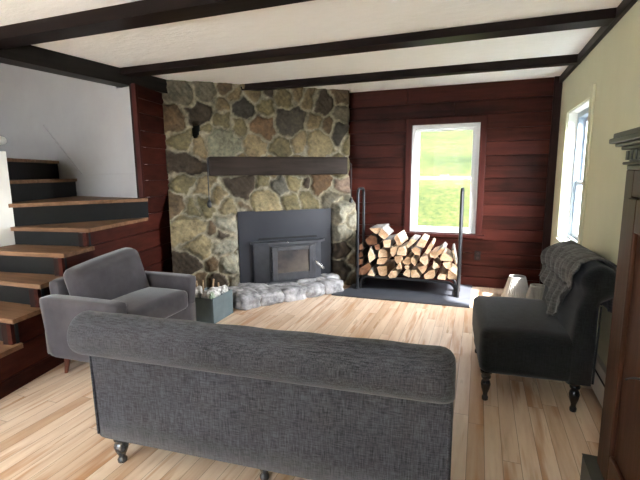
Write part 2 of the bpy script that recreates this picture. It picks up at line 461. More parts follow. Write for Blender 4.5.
# skirting following the stairs on the white wall
def onwall(t, z, off=.012):
    p = A_ + (B_-A_).normalized()*t - n_*off; return Vector((p.x,p.y,z))
sk = MB()
poly = [(0.10,1.08),(0.10,1.408),(1.05,1.408),(1.75,1.99),(1.75,1.62),(1.15,1.1)]
v = [onwall(t,z,.014) for t,z in poly] + [onwall(t,z,-.002) for t,z in poly]
n = len(poly); sk.add(v, [tuple(range(n)), tuple(range(2*n-1,n-1,-1))] + [(i,(i+1)%n,n+(i+1)%n,n+i) for i in range(n)])
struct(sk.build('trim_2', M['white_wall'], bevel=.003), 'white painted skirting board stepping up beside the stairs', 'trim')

# ceiling beams
def beam(name, poly, z0, label, mat, z1=ZC+.02):
    m = MB(); m.prism(poly, 'z', z0, z1)
    return struct(m.build(name, mat, bevel=.006), label, 'beam')
beam('trim_3', [(-3.36,2.14),(XR,2.16),(XR,2.33),(-3.36,2.31)], 2.325, 'nearest dark ceiling beam crossing the room', M['beam'])
beam('trim_4', [(-3.30,3.33),(XR,3.33),(XR,3.49),(-3.30,3.49)], 2.345, 'middle dark ceiling beam running above the settee', M['beam'])
beam('trim_5', [(-2.62,4.44),(XR,4.47),(XR,4.57),(-2.45,4.54)], 2.335, 'farthest dark ceiling beam, just in front of the window wall', M['beam'])
beam('trim_6', [(-3.50,.6),(-3.19,4.17),(-3.36,4.17),(-3.67,.6)], 2.262, 'long dark beam edging the ceiling along the stairs', M['beam_y'], ZC+.2)
m = MB(); m.box(XR-.035,XR,YR,YB,2.335,ZC)
struct(m.build('trim_7', M['beam_y'], bevel=.006), 'dark strip along the top of the cream wall', 'trim')

# panelled wall (red boards) between the stairs and the fireplace; it is the skewed side of the staircase
pa, pb = Vector((-2.852,1.9,0)), Vector((-3.30,4.1,0))
pd = (pb-pa).normalized(); pn = Vector((pd.y,-pd.x,0))       # pn points to the room
if pn.x < 0: pn = -pn
def pan(s, z, off=0):
    p = pa + pd*s + pn*off; return (p.x, p.y, z)
def sY(y): return (y-1.9)/pd.y
T = [  # tread number: right end y on the panel, height
    (.92,.125),(1.20,.30),(1.78,.478),(2.02,.645),(2.265,.818),(2.545,.970),(3.40,1.165)]
S_END = sY(4.12)
def top_of(s):
    z = .0
    y = 1.9 + s*pd.y
    if y > 3.405: return 2.265
    for yy, zz in T[:6]:
        if y >= yy-.001: z = zz-.035
    return z
plines = [0,.10,.28,.46,.64,.82,1.0,1.17,1.34,1.5,1.67,1.83,2.0,2.14,2.265]
ys = [T[0][0]] + [t[0] for t in T[1:6]] + [3.405, 4.12]
b = MB(); tv = []
tints = [random.random() for _ in plines]
for i in range(len(ys)-1):
    s0, s1 = sY(ys[i]), sY(ys[i+1]); zt = top_of((s0+s1)/2)
    for k in range(len(plines)-1):
        z0, z1 = plines[k]+.003, min(plines[k+1]-.003, zt)
        if z1-z0 < .01: continue
        v = [pan(s0,z0),pan(s1,z0),pan(s1,z1),pan(s0,z1),pan(s0,z0,-.03),pan(s1,z0,-.03),pan(s1,z1,-.03),pan(s0,z1,-.03)]
        b.add(v, [(0,1,2,3),(7,6,5,4),(0,1,5,4),(1,2,6,5),(2,3,7,6),(3,0,4,7)]); tv += [tints[k]]*6
o = b.build('wall_panel', M['red_board_y']); set_tint(o, tv)
struct(o, 'stepped dark red board panelling along the side of the stairs', 'wall')
b = MB(); 
for i in range(len(ys)-1):
    s0, s1 = sY(ys[i]), sY(ys[i+1]); zt = top_of((s0+s1)/2)-.002
    v = [pan(s0,0,-.029),pan(s1,0,-.029),pan(s1,zt,-.029),pan(s0,zt,-.029),pan(s0,0,-.07),pan(s1,0,-.07),pan(s1,zt,-.07),pan(s0,zt,-.07)]
    b.add(v, [(0,1,2,3),(7,6,5,4),(0,1,5,4),(1,2,6,5),(2,3,7,6),(3,0,4,7)])
struct(b.build('wall_panel_backing', M['dark_trim']), 'dark backing behind the stair panelling', 'wall')
# edge post + base board
m = MB(); s0 = sY(3.375); s1 = sY(3.415)
v = [pan(s0,1.15,.012),pan(s1,1.15,.012),pan(s1,2.265,.012),pan(s0,2.265,.012),pan(s0,1.15,-.03),pan(s1,1.15,-.03),pan(s1,2.265,-.03),pan(s0,2.265,-.03)]
m.add(v, [(0,1,2,3),(7,6,5,4),(0,1,5,4),(1,2,6,5),(2,3,7,6),(3,0,4,7)])
struct(m.build('trim_8', M['red_trim'], bevel=.004), 'red wooden end post of the panelled wall beside the white wall', 'trim')
m = MB(); s0 = sY(.95); s1 = sY(3.9)
v = [pan(s0,0,.018),pan(s1,0,.018),pan(s1,.10,.018),pan(s0,.10,.018),pan(s0,0,-.001),pan(s1,0,-.001),pan(s1,.10,-.001),pan(s0,.10,-.001)]
m.add(v, [(0,1,2,3),(7,6,5,4),(0,1,5,4),(1,2,6,5),(2,3,7,6),(3,0,4,7)])
struct(m.build('baseboard_left', M['red_board_y'], bevel=.004), 'dark red baseboard under the stair panelling', 'baseboard')

# ------------------------------------------------------------------ staircase
st = thing('staircase', 'winding staircase with oak treads and black risers beside red panelling', 'staircase', (0,0,0))
NW = Vector((-3.69,2.47,0))          # inner corner (newel)
def wallpt(t): return A_ + (B_-A_).normalized()*t
XS = -3.70
def px(y): s = sY(y); p = pa + pd*s; return p.x
noses = []     # (right/outer point, left/inner point, z)
for y, z in T[:5]:
    noses.append((Vector((px(y)+.03,y,0)), Vector((XS, y-(.10 if z > .8 else .02), 0)), z))
noses.append((Vector((px(2.545)+.03,2.55,0)), Vector((XS,2.43,0)), .970))
noses.append((Vector((-3.10,3.40,0)), Vector((-3.70,2.44,0)), 1.165))
noses.append((wallpt(1.15), Vector((-3.80,2.46,0)), 1.36))
noses.append((wallpt(1.48), Vector((-4.02,2.46,0)), 1.565))
noses.append((wallpt(3.0), Vector((-6.0,2.46,0)), 1.565))
for i in range(len(noses)-1):
    R, L, z = noses[i]; R2, L2, z2 = noses[i+1]
    d = (R-L).normalized(); fwd = Vector((-d.y, d.x, 0))          # uphill
    if fwd.dot((R2+L2)/2-(R+L)/2) < 0: fwd = -fwd
    # tread outline: nose edge to next riser (a little under it)
    d2 = (R2-L2).normalized(); f2 = Vector((-d2.y,d2.x,0))
    if f2.dot((R2+L2)-(R+L)) < 0: f2 = -f2
    pol = [L, R, R2 + f2*.05, L2 + f2*.05]
    if i == 6: pol = [L, R, wallpt(.0), wallpt(1.20), L2+f2*.05]
    t = MB(); t.prism([(p.x,p.y) for p in pol], 'z', z-.032, z)
    t.build('tread', M['tread'], st, .006)
    r = MB(); a0 = fwd*.028; zb = (noses[i-1][2] if i else 0.0)
    if i == 6: R_ = R - d*.0
    r.prism([(p.x,p.y) for p in (L+a0-d*.0, R+a0-d*(.028 if i < 6 else 0), R+a0+fwd*.02-d*(.028 if i < 6 else 0), L+a0+fwd*.02)], 'z', zb-.0, z-.03)
    if i < len(noses)-1: r.build('riser', M['riser'], st)
# inner half wall with its hand rail
hw = MB(); hw.box(-3.80,-3.705,1.15,2.475,0,1.60); hw.box(-6.2,-3.80,2.38,2.475,0,1.60)
struct(hw.build('wall_stair_rail', M['white_paint'], bevel=.004), 'white half wall on the inner side of the stairs', 'wall')
hr = MB()
path = [(-3.92,1.15,1.655),(-3.90,1.8,1.655),(-3.87,2.2,1.66)]
for k in range(0, 15):
    a = -PI/2 + k*PI*1.75/14
    path.append((-3.715+.085*math.cos(a)-.03, 2.36+.085*math.sin(a)+.02, 1.66+.004*k))
hr.tube(path, .032, 10)
tag(hr.build('handrail', M['white_paint']), 'white curled handrail end on the half wall by the stairs', 'handrail')

# ------------------------------------------------------------------ fireplace
FA = Vector((-3.24,4.12,0)); FU = Vector((.776,.631,0)).normalized(); FN = Vector((.631,-.776,0)).normalized()
def fp(u, off, z): 
    p = FA + FU*u + FN*off; return Vector((p.x,p.y,z))
FM = Matrix(((FU.x,-FN.x,0,FA.x),(FU.y,-FN.y,0,FA.y),(0,0,1,0),(0,0,0,1)))   # local x=u, y=-off, z
fire = thing('fireplace', 'corner fieldstone fireplace with a thick dark mantel beam and raised hearth', 'fireplace', (0,0,0))
SEEDS = [(0.047,2.262,'g'),(0.316,2.285,'g'),(0.517,2.339,'b'),(0.477,2.173,'t'),(0.230,2.076,'k'),(-0.021,1.993,'b'),(0.469,1.996,'o'),(0.297,1.892,'o'),(0.040,1.755,'o'),(0.458,1.749,'v'),(0.211,1.702,'t'),(0.058,1.501,'k'),(0.583,2.287,'t'),(0.824,2.298,'t'),(1.001,2.318,'k'),(1.192,2.259,'o'),(0.702,2.137,'d'),(0.948,2.146,'o'),(0.907,1.963,'r'),(0.660,1.934,'o'),(1.272,1.995,'d'),(0.840,1.731,'t'),(1.155,1.735,'o'),(1.378,2.336,'t'),(1.491,2.283,'t'),(1.695,2.209,'k'),(1.932,2.315,'b'),(1.905,2.109,'g'),(1.576,2.027,'t'),(1.745,1.960,'b'),(1.891,1.891,'d'),(1.625,1.752,'T'),(1.999,1.806,'o'),(1.394,1.785,'t'),(0.657,1.242,'k'),(0.910,1.285,'o'),(1.105,1.221,'s'),(1.308,1.266,'o'),(1.450,1.264,'k'),(1.647,1.273,'r'),(0.940,1.080,'T'),(1.202,1.072,'o'),(1.447,1.078,'o'),(1.753,1.082,'g'),(1.889,1.231,'p'),(0.396,1.130,'t'),(0.495,1.010,'T'),(0.578,1.043,'b'),(0.048,1.310,'o'),(0.086,1.012,'o'),(0.232,1.250,'t'),(-0.087,1.053,'b'),(0.233,1.042,'o'),(0.630,1.476,'t'),(0.988,1.474,'t'),(1.389,1.472,'t'),(1.849,1.470,'o'),
  (.06,.80,'T'),(.28,.78,'b'),(.46,.84,'w'),(.14,.60,'T'),(.42,.60,'w'),(.04,.44,'k'),(.28,.42,'b'),(.48,.42,'w'),(.1,.22,'b'),(.33,.18,'k'),(.51,.16,'g'),(.40,.72,'k'),
  (1.86,.92,'w'),(1.99,.80,'w'),(1.85,.68,'w'),(1.98,.56,'g'),(1.84,.44,'k'),(1.97,.32,'b'),(1.85,.20,'k'),(1.98,.08,'b'),(.7,.5,'b'),(1.2,.5,'b'),(1.6,.5,'b')]
PAL = {'g':(.135,.125,.10),'b':(.115,.082,.052),'t':(.20,.160,.098),'k':(.060,.046,.035),'o':(.150,.132,.078),'v':(.185,.185,.14),'w':(.27,.265,.225),'d':(.062,.056,.048),'r':(.135,.085,.05),'T':(.235,.20,.125),'s':(.10,.097,.085),'p':(.24,.18,.15)}
MORT = np.array((.225,.20,.145))
rng = np.random.default_rng(3)
def wavy(U, Z, f, ph):
    return (np.sin(U*f+ph)*np.cos(Z*f*1.13+ph*2.1) + .6*np.sin(U*f*2.1+Z*f*1.7+ph*3.3) + .4*np.cos(U*f*3.7-Z*f*3.1+ph))
def face_offset(U, Z):
    """depth of the masonry in front of the reference plane"""
    def ss(a, b, x):
        t = np.clip((x-a)/(b-a), 0, 1); return t*t*(3-2*t)
    base = .15 + .17*(1-ss(.96, 1.25, Z))
    jl = (1-ss(.50, .575, U + .03*np.sin(Z*17)+.02*np.sin(Z*41)))*(1-ss(.90, .95, Z))
    jr = ss(1.745, 1.80, U + .025*np.sin(Z*19+1)+.02*np.sin(Z*37))*(1-ss(1.0, 1.06, Z))
    base = base + .10*jl + .07*jr
    # opening behind the stove panel
    op = ss(.56, .585, U)*(1-ss(1.72, 1.75, U))*(1-ss(.93, .97, Z))
    base = base*(1-op) + .12*op
    return base
def build_face():
    du = .0115
    us = np.arange(-.16, 2.075+1e-6, du); zs = np.arange(-.0, 2.40+1e-6, du)
    zs[-1] = 2.404
    U, Z = np.meshgrid(us, zs)
    wu = U + .018*wavy(U,Z,9,.3) + .006*wavy(U,Z,31,1.9); wz = Z + .018*wavy(U,Z,10,2.2) + .006*wavy(U,Z,29,.7)
    D = []
    for (u, z, k) in SEEDS:
        r = {'v':.10,'w':.07,'T':.07,'k':.05,'r':.05,'d':.05,'g':.03,'t':.02,'o':.02,'b':.02,'s':.02,'p':.0}[k]
        ax = 1.0
        if (u, k) in ((.907,'r'),(1.272,'d'),(.058,'k'),(.230,'k')): ax = .72; r = .04
        if (u, k) == (.657,'k'): ax = .75; r = .06
        if (u, z) in ((.297,1.892),(1.001,2.318),(1.45,1.264)): r = -.03
        a = rng.uniform(-.5,.5)
        x = (wu-u)*math.cos(a) + (wz-z)*math.sin(a); y = -(wu-u)*math.sin(a) + (wz-z)*math.cos(a)
        e = rng.uniform(.9,1.1)
        p = 2.6
        D.append((np.abs(x*e*ax)**p + np.abs(y/e)**p)**(1/p) - r)
    D = np.array(D); idx = np.argsort(D, axis=0)[:2]
    f1 = np.take_along_axis(D, idx[:1], 0)[0]; f2 = np.take_along_axis(D, idx[1:2], 0)[0]
    e = (f2-f1)*.5
    gap = .011 + .004*wavy(U,Z,14,4.1)/2
    t = np.clip((e-gap)/.030, 0, 1); h = .034*np.sqrt(1-(1-t)**2)
    seedrand = rng.uniform(-.010,.014,len(SEEDS))
    inside = (e > gap)
    h = h + np.where(inside, t*seedrand[idx[0]], 0) + .0035*wavy(U,Z,47,.9)*np.where(inside,1,.5) + .003*rng.standard_normal(U.shape)*.6
    off = face_offset(U, Z) + h
    # the slot-like niche high on the left
    nu, nz = .178, 1.885
    niche = ((np.abs(U-nu-(Z-nz)*.12) < .042 - .25*np.maximum(0,nz-Z-.02)) & (np.abs(Z-nz) < .085))
    off = np.where(niche, off-.13, off)
    # roll the right end back to the wall
    edge = np.clip((U-1.985)/.09, 0, 1)
    off = off - .20*edge**3
    bad = FA.y + FU.y*U + FN.y*off
    off = np.where(bad > YB+.05, off, off)
    P = np.stack([FA.x+FU.x*U+FN.x*off, FA.y+FU.y*U+FN.y*off, Z], -1).reshape(-1,3)
    nr, nc = U.shape
    i = np.arange(nr*nc).reshape(nr,nc)
    F = np.stack([i[:-1,:-1],i[:-1,1:],i[1:,1:],i[1:,:-1]],-1).reshape(-1,4)
    me = bpy.data.meshes.new('stone_face'); me.from_pydata(P.tolist(), [], F.tolist())
    pal = np.array((.78,.745,.67))*np.array([PAL[s[2]] for s in SEEDS]) * rng.uniform(.85,1.18,(len(SEEDS),1))
    tt = np.clip((e-gap)/.008, 0, 1)[...,None]
    C = MORT*(1-tt) + pal[idx[0]]*tt
    C = np.concatenate([C, np.ones(C.shape[:2]+(1,))], -1).reshape(-1)
    a = me.attributes.new('stone_color', 'FLOAT_COLOR', 'POINT'); a.data.foreach_set('color', C.astype(np.float32))
    me.polygons.foreach_set('use_smooth', [True]*len(me.polygons))
    me.materials.append(M['stone']); me.update()
    o = bpy.data.objects.new('stone_face', me); COL.objects.link(o); o.parent = fire
build_face()
# solid core behind the stones
co = MB(); co.prism([(-.10,.10),(2.02,.10),(2.02,-.05),(-.10,-.05)], 'z', .0, 2.40)
cv = MB(); cv.add([fp(u,-(-o_) if False else o_,z) for (u,o_,z) in ((-.1,.0,0),(2.0,.0,0),(2.0,.0,2.4),(-.1,.0,2.4),(-.1,.06,0),(2.0,.06,0),(2.0,.06,2.4),(-.1,.06,2.4))], [(0,1,2,3),(7,6,5,4),(0,1,5,4),(1,2,6,5),(2,3,7,6),(3,0,4,7)])
cv.build('core', M['black_hole'], fire)
# mantel beam
m = MB(); m.box(.285,1.945,-.315,-.13,1.378,1.588,0)
mo = m.build('mantel_beam', M['mantel'], fire, .012); mo.matrix_local = FM
# raised hearth of boulders
hb = MB()
def boulder(c, s, rz, seed, sq=3.0):
    bm = bmesh.new(); bmesh.ops.create_icosphere(bm, subdivisions=4, radius=1)
    v = []
    for q in bm.verts:
        p = q.co.copy()
        l = (abs(p.x)**sq+abs(p.y)**sq+abs(p.z)**sq)**(1/sq); p /= l
        k = 1 + .16*noise.noise(p*1.5+Vector((seed*7.1,seed*3.3,0))) + .07*noise.noise(p*3.7+Vector((0,seed*5.1,2))) + .03*noise.noise(p*9+Vector((seed,2,0)))
        p = Vector((p.x*s[0],p.y*s[1],p.z*s[2]))*k
        p.rotate(Matrix.Rotation(rz,3,'Z'))
        v.append(p+Vector(c))
    bm.verts.index_update()
    hb.add(v, [[q.index for q in f.verts] for f in bm.faces], 0, True); bm.free()
HB0, HB1 = Vector((-2.25,3.71,0)), Vector((-1.44,4.72,0)); hd = (HB1-HB0).normalized(); hn = Vector((hd.y,-hd.x,0)); ha = math.atan2(hd.y,hd.x)
def hp(s, back, z): p = HB0 + hd*s - hn*back; return (p.x,p.y,z)
for i,(s,w_,bk,dp,zz,hh) in enumerate(((.07,.13,.10,.13,.07,.085),(.33,.15,.11,.13,.065,.075),(.62,.15,.11,.12,.06,.075),(.88,.13,.11,.12,.06,.075),(1.12,.14,.12,.13,.065,.08),
      (-.02,.12,.30,.14,.085,.075),(.25,.17,.33,.14,.075,.07),(.60,.20,.34,.13,.06,.07),(.96,.19,.34,.14,.075,.075),(1.25,.10,.33,.14,.08,.08),(.2,.2,.55,.12,.06,.065),(.6,.2,.55,.12,.05,.065),(1.0,.2,.55,.12,.06,.065))):
    boulder(hp(s,bk,zz), (w_*1.05,dp*1.10,hh*1.02), ha+random.uniform(-.12,.12), i+1, 4.5)
hb.build('hearth', M['hearth_stone'], fire)
hm = MB(); hm.prism([hp(-.08,.16,0)[:2],hp(1.22,.16,0)[:2],hp(1.3,.62,0)[:2],hp(-.15,.62,0)[:2]], 'z', 0, .10)
hm.build('hearth_mortar', M['hearth_mortar'], fire)

# ---- stove insert
so = thing('wood_stove', 'dark steel wood stove insert with glass door set in the stone fireplace', 'stove'); so.matrix_local = FM
MB().box(.574,1.712,-.345,-.325,.085,.968).build('surround_panel', M['steel'], so, .003)
# body: canted sides and a flat front (plan polygon in u,-off)
bd = MB(); bd.prism([(.735,-.34),(.735,-.385),(.90,-.475),(1.46,-.475),(1.555,-.40),(1.555,-.34)], 'z', .115, .585)
bd.build('body', M['stove'], so, .006)
sh = MB(); sh.prism([(.705,-.34),(.705,-.40),(.89,-.515),(1.48,-.515),(1.60,-.42),(1.60,-.34)], 'z', .583, .612)
sh.build('top_shelf', M['stove'], so, .005)
MB().box(.80,1.52,-.352,-.340,.628,.648).build('air_slot', M['black_hole'], so)  # black strip painted for the shade inside the slot
lg = MB(); lg.prism([(.86,-.34),(.86,-.50),(1.48,-.50),(1.52,-.34)], 'z', .10, .135); lg.build('ash_lip', M['stove'], so, .004)
dr = MB(); 
dx0,dx1,dz0,dz1 = .93,1.43,.165,.560; gx0,gx1,gz0,gz1 = .99,1.375,.245,.51
yy0, yy1 = -.505,-.474
dr.box(dx0,gx0,yy0,yy1,dz0,dz1); dr.box(gx1,dx1,yy0,yy1,dz0,dz1); dr.box(gx0,gx1,yy0,yy1,dz0,gz0); dr.box(gx0,gx1,yy0,yy1,gz1,dz1)
do = dr.build('door', M['stove'], so, .005)
MB().box(gx0,gx1,-.490,-.482,gz0,gz1).build('glass', M['stove_glass'], do)
for z in (.24,.47):
    h = MB(); h.lathe([(.013,-.035),(.013,.035)], (.925,-.50,z), 12); h.build('hinge', M['iron'], do, .002)
hd_ = MB(); hd_.tube([(1.445,-.50,.37),(1.45,-.535,.36),(1.475,-.555,.33),(1.52,-.575,.29)], .010, 10)
pts = []
for k in range(70):
    a = k*2*PI/8; f = k/69; pts.append((1.455+.075*f+.014*math.cos(a), -.535-.045*f, .352-.07*f+.014*math.sin(a)))
hd_.tube(pts, .0035, 6)
hd_.build('door_handle', M['chrome'], do)
lt = MB(); lt.lathe([(.018,-.006),(.02,0),(.01,.008)], (1.11,-.505,.615), 14); lt.build('damper_knob', M['chrome'], so)

# hanging tools at the mantel ends
def tool(u, off, zt, zb, label):
    t = thing('fire_tool', label, 'fire tool', tuple(fp(u,off,0)), math.atan2(FU.y,FU.x))
    r = MB(); r.tube([(0,0,zt),(0,0,zb+.07)], .006, 8); r.tube([(0,0,zt),(.0,.03,zt+.015),(0,.05,zt)], .005, 8); r.build('rod', M['iron'], t)
    h = MB(); h.lathe([(.008,.09),(.02,.075),(.026,.04),(.024,.0),(.010,-.008)], (0,0,zb), 12); h.build('tool_head', M['iron'], t)
tool(.268, .32, 1.56, 1.02, 'thin black fire tool hanging at the left end of the mantel')
tool(1.975, .345, 1.50, 1.00, 'thin black fire tool hanging at the right end of the mantel')

# ------------------------------------------------------------------ slate pad and firewood rack
sp = MB(); sp.prism([(-1.55,4.50),(-.04,4.515),(-.03,YB-.002),(-1.44,YB-.002),(-1.44,4.80)], 'z', 0, .016)
tag(sp.build('slate_pad', M['slate'], bevel=.004), 'dark slate floor pad under the firewood rack', 'floor pad')

rk = thing('firewood_rack', 'black tubular steel firewood rack on the slate pad under the window', 'firewood rack', (-.75,4.955,.016))
r_ = .0165
ZB = .155
for sx in (-1,1):
    e = MB(); x = sx*.575; pts = [(x,-.135,0)]
    pts += [(x,-.135,z*.1) for z in range(1,12)]
    for k in range(0,11):
        a = PI - k*PI/10; pts.append((x, .1*0 + (-.135+.06 if k < 5.5 else .135-.06) + .06*math.cos(a), 1.135+.06*math.sin(a)))
    pts += [(x,.135,z*.1) for z in range(11,0,-1)] + [(x,.135,0)]
    e.tube(pts, r_, 12); e.build('upright_frame', M['iron'], rk)
for sy in (-1,1):
    e = MB(); y = sy*.105; pts = []
    for k in range(0,9):
        a = k*PI/2/8; pts.append((-.545+.09*(1-math.sin(a))-.0, y, .0+ (.0 if k else 0) + ZB-.09+.09*math.cos(a)))
    left = [(-.545+.0, y, 0.0), (-.545, y, ZB-.09)]
    arc = [(-.545+.09-.09*math.cos(k*PI/16), y, ZB-.09+.09*math.sin(k*PI/16)) for k in range(1,9)]
    right = [(-p[0], p[1], p[2]) for p in reversed(arc)] + [(.545,y,ZB-.09),(.545,y,0.0)]
    e.tube(left+arc+right, r_, 12); e.build('bottom_rail', M['iron'], rk)
for z, nm in ((.03,'cross_bar'),):
    for sx in (-1,1):
        e = MB(); e.tube([(sx*.56,-.135,.06),(sx*.56,.135,.06)], .012, 10); e.build(nm, M['iron'], rk)

LOGS = [
  ([(-1.363,0.219),(-1.319,0.257),(-1.198,0.335),(-1.163,0.286),(-1.197,0.223),(-1.249,0.179),(-1.337,0.172)],'d'),
  ([(-1.206,0.196),(-1.155,0.278),(-1.107,0.186)],'b'),
  ([(-1.104,0.298),(-0.977,0.316),(-0.972,0.214),(-1.017,0.173),(-1.077,0.197)],''),
  ([(-0.959,0.206),(-0.918,0.269),(-0.847,0.277),(-0.859,0.189),(-0.941,0.174)],''),
  ([(-1.199,0.438),(-1.166,0.533),(-1.105,0.409),(-1.181,0.336)],'b'),
  ([(-1.072,0.504),(-1.022,0.515),(-0.971,0.485),(-0.975,0.417),(-1.088,0.41)],''),
  ([(-1.088,0.397),(-0.959,0.41),(-1.011,0.33),(-1.104,0.324)],''),
  ([(-0.931,0.537),(-0.849,0.566),(-0.872,0.465),(-0.904,0.43),(-0.938,0.47)],''),
  ([(-0.841,0.55),(-0.76,0.562),(-0.753,0.451),(-0.864,0.457)],''),
  ([(-0.9,0.646),(-0.86,0.709),(-0.798,0.585),(-0.849,0.558)],''),
  ([(-1.193,0.751),(-1.026,0.768),(-1.066,0.697),(-1.116,0.687)],'b'),
  ([(-1.083,0.68),(-1.042,0.765),(-0.95,0.677),(-1.007,0.625)],'b'),
  ([(-1.023,0.616),(-0.924,0.637),(-0.939,0.536),(-1.014,0.533)],'b'),
  ([(-0.888,0.439),(-0.798,0.453),(-0.797,0.395),(-0.853,0.349),(-0.882,0.389)],''),
  ([(-0.869,0.289),(-0.821,0.385),(-0.798,0.294)],''),
  ([(-0.805,0.369),(-0.749,0.439),(-0.71,0.425),(-0.709,0.342),(-0.78,0.346)],''),
  ([(-1.347,0.506),(-1.286,0.569),(-1.26,0.502),(-1.303,0.483)],'d'),
  ([(-1.346,0.42),(-1.286,0.467),(-1.264,0.408),(-1.32,0.387)],'d'),
  ([(-1.355,0.324),(-1.32,0.375),(-1.259,0.379),(-1.267,0.322),(-1.328,0.3)],'d'),
  ([(-0.794,0.227),(-0.746,0.298),(-0.707,0.284),(-0.705,0.192)],''),
  ([(-1.252,0.605),(-1.184,0.667),(-1.116,0.645),(-1.098,0.553),(-1.217,0.547)],'d'),
  ([(-1.132,0.552),(-1.073,0.571),(-1.055,0.513),(-1.106,0.494)],'d'),
  ([(-0.70,0.285),(-0.644,0.289),(-0.586,0.202),(-0.70,0.19)],''),
  ([(-0.637,0.331),(-0.519,0.355),(-0.526,0.297),(-0.564,0.245)],''),
  ([(-0.555,0.237),(-0.494,0.291),(-0.425,0.313),(-0.437,0.205),(-0.538,0.189)],''),
  ([(-0.406,0.208),(-0.377,0.275),(-0.3,0.265),(-0.306,0.202)],''),
  ([(-0.288,0.33),(-0.172,0.25),(-0.178,0.213),(-0.291,0.209)],''),
  ([(-0.456,0.319),(-0.451,0.417),(-0.364,0.333)],''),
  ([(-0.351,0.399),(-0.26,0.416),(-0.265,0.324),(-0.311,0.337)],''),
  ([(-0.39,0.421),(-0.347,0.523),(-0.231,0.443),(-0.245,0.417)],''),
  ([(-0.493,0.503),(-0.401,0.533),(-0.392,0.477),(-0.436,0.434),(-0.483,0.455)],''),
  ([(-0.412,0.520),(-0.357,0.583),(-0.326,0.553),(-0.384,0.485)],'b'),
  ([(-0.593,0.449),(-0.515,0.478),(-0.505,0.381),(-0.535,0.346),(-0.6,0.407)],''),
  ([(-0.70,0.424),(-0.672,0.444),(-0.631,0.381),(-0.653,0.329),(-0.695,0.368)],''),
  ([(-0.651,0.57),(-0.591,0.668),(-0.52,0.639),(-0.556,0.549)],''),
  ([(-0.552,0.49),(-0.481,0.617),(-0.449,0.594),(-0.507,0.485)],''),
  ([(-0.698,0.525),(-0.651,0.568),(-0.595,0.538),(-0.593,0.465),(-0.657,0.469)],'b'),
  ([(-0.755,0.575),(-0.709,0.647),(-0.637,0.634),(-0.691,0.582),(-0.738,0.535)],'b'),
  ([(-0.258,0.541),(-0.236,0.55),(-0.196,0.37),(-0.205,0.345)],'b'),
  ([(-0.768,0.335),(-0.71,0.335),(-0.72,0.30),(-0.76,0.30)],''),
]
ords = ['first','second','third','fourth','fifth','sixth','seventh','eighth','ninth','tenth','eleventh','twelfth','thirteenth']
rows = [('bottom',0,.262),('second lowest',.262,.365),('middle',.365,.445),('second highest',.445,.535),('top',.535,2)]
cen = [ (sum(p[0] for p in L)/len(L), sum(p[1] for p in L)/len(L)) for L,_ in LOGS ]
lab = {}
for nm, a, bz in rows:
    ids = sorted([i for i,c_ in enumerate(cen) if a <= c_[1] < bz], key=lambda i: cen[i][0])
    for k, i in enumerate(ids):
        kind = {'':'pale split log','b':'split log with grey bark','d':'split log with dark brown bark'}[LOGS[i][1]]
        lab[i] = '%s, %s from the left in the %s firewood layer' % (kind, ords[k], nm)
lab[10] = 'grey barked log at the very peak of the firewood, tilted to the left'
lab[38] = 'thin split stick leaning against the right upright of the rack'
for i, (poly, kind) in enumerate(LOGS):
    cx, cz = cen[i]; rnd = random.Random(i)
    y0 = 4.80 + rnd.uniform(0,.06); ln = rnd.uniform(.36,.42)
    if kind == 'd': y0 += .03
    n = len(poly)
    # rounded outline
    pts = []
    for k in range(n):
        p = Vector(poly[k]); a = Vector(poly[k-1]); b2 = Vector(poly[(k+1)%n])
        pts += [p.lerp(a,.12), p.lerp(b2,.12)]
    yaw = rnd.uniform(-.05,.05)
    lo = thing('firewood_log', lab[i], 'firewood', (cx, y0, cz), yaw, 'split logs stacked in the rack')
    m = MB(); N_ = 5; verts = []; k2 = len(pts)
    for j in range(N_):
        f = j/(N_-1)
        for q in pts:
            dx, dz = q.x-cx, q.y-cz
            jt = 1 + .05*noise.noise(Vector((q.x*20,f*4+i,q.y*20)))
            verts.append((dx*jt*.965, f*ln + (rnd.uniform(-.006,.006) if j in (0,N_-1) else 0), dz*jt*.965))
    m.add(verts, [(j*k2+k,j*k2+(k+1)%k2,(j+1)*k2+(k+1)%k2,(j+1)*k2+k) for j in range(N_-1) for k in range(k2)], 1)
    m.add(verts, [tuple(range(k2-1,-1,-1)), tuple(range((N_-1)*k2,N_*k2))], 0)
    m.build('split_wood', [M['wood_end_dark'] if kind == 'd' else M['wood_end'], {'':M['wood_side'],'b':M['bark'],'d':M['bark_dark']}[kind]], lo, .004, 1)
    if kind:
        # bark on the upper-left sides
        bk = MB(); vv = []; sel = []
        for k in range(k2):
            q = pts[k]; d = Vector((q.x-cx, q.y-cz))
            ang = math.atan2(d.y, d.x)
            if kind == 'd' or ang > .3 or ang < -2.6: sel.append(k)
        # contiguous run
        runs = []; 
        for k in range(k2):
            if k in sel and (k+1)%k2 in sel: runs.append(k)
        for k in runs:
            a, b2 = pts[k], pts[(k+1)%k2]
            def o_(q, s): return ((q.x-cx)*s, (q.y-cz)*s)
            a1, b1, a2, b22 = o_(a,1.0), o_(b2,1.0), o_(a,1.12), o_(b2,1.12)
            v = [(a1[0],.004,a1[1]),(b1[0],.004,b1[1]),(b22[0],.006,b22[1]),(a2[0],.006,a2[1])]
            v += [(x,ln-.004,z) for x,_,z in v]
            bk.add(v, [(0,1,2,3),(7,6,5,4),(0,1,5,4),(1,2,6,5),(2,3,7,6),(3,0,4,7)], 0)
        if bk.f: bk.build('bark', M['bark_dark'] if kind == 'd' else M['bark'], lo)

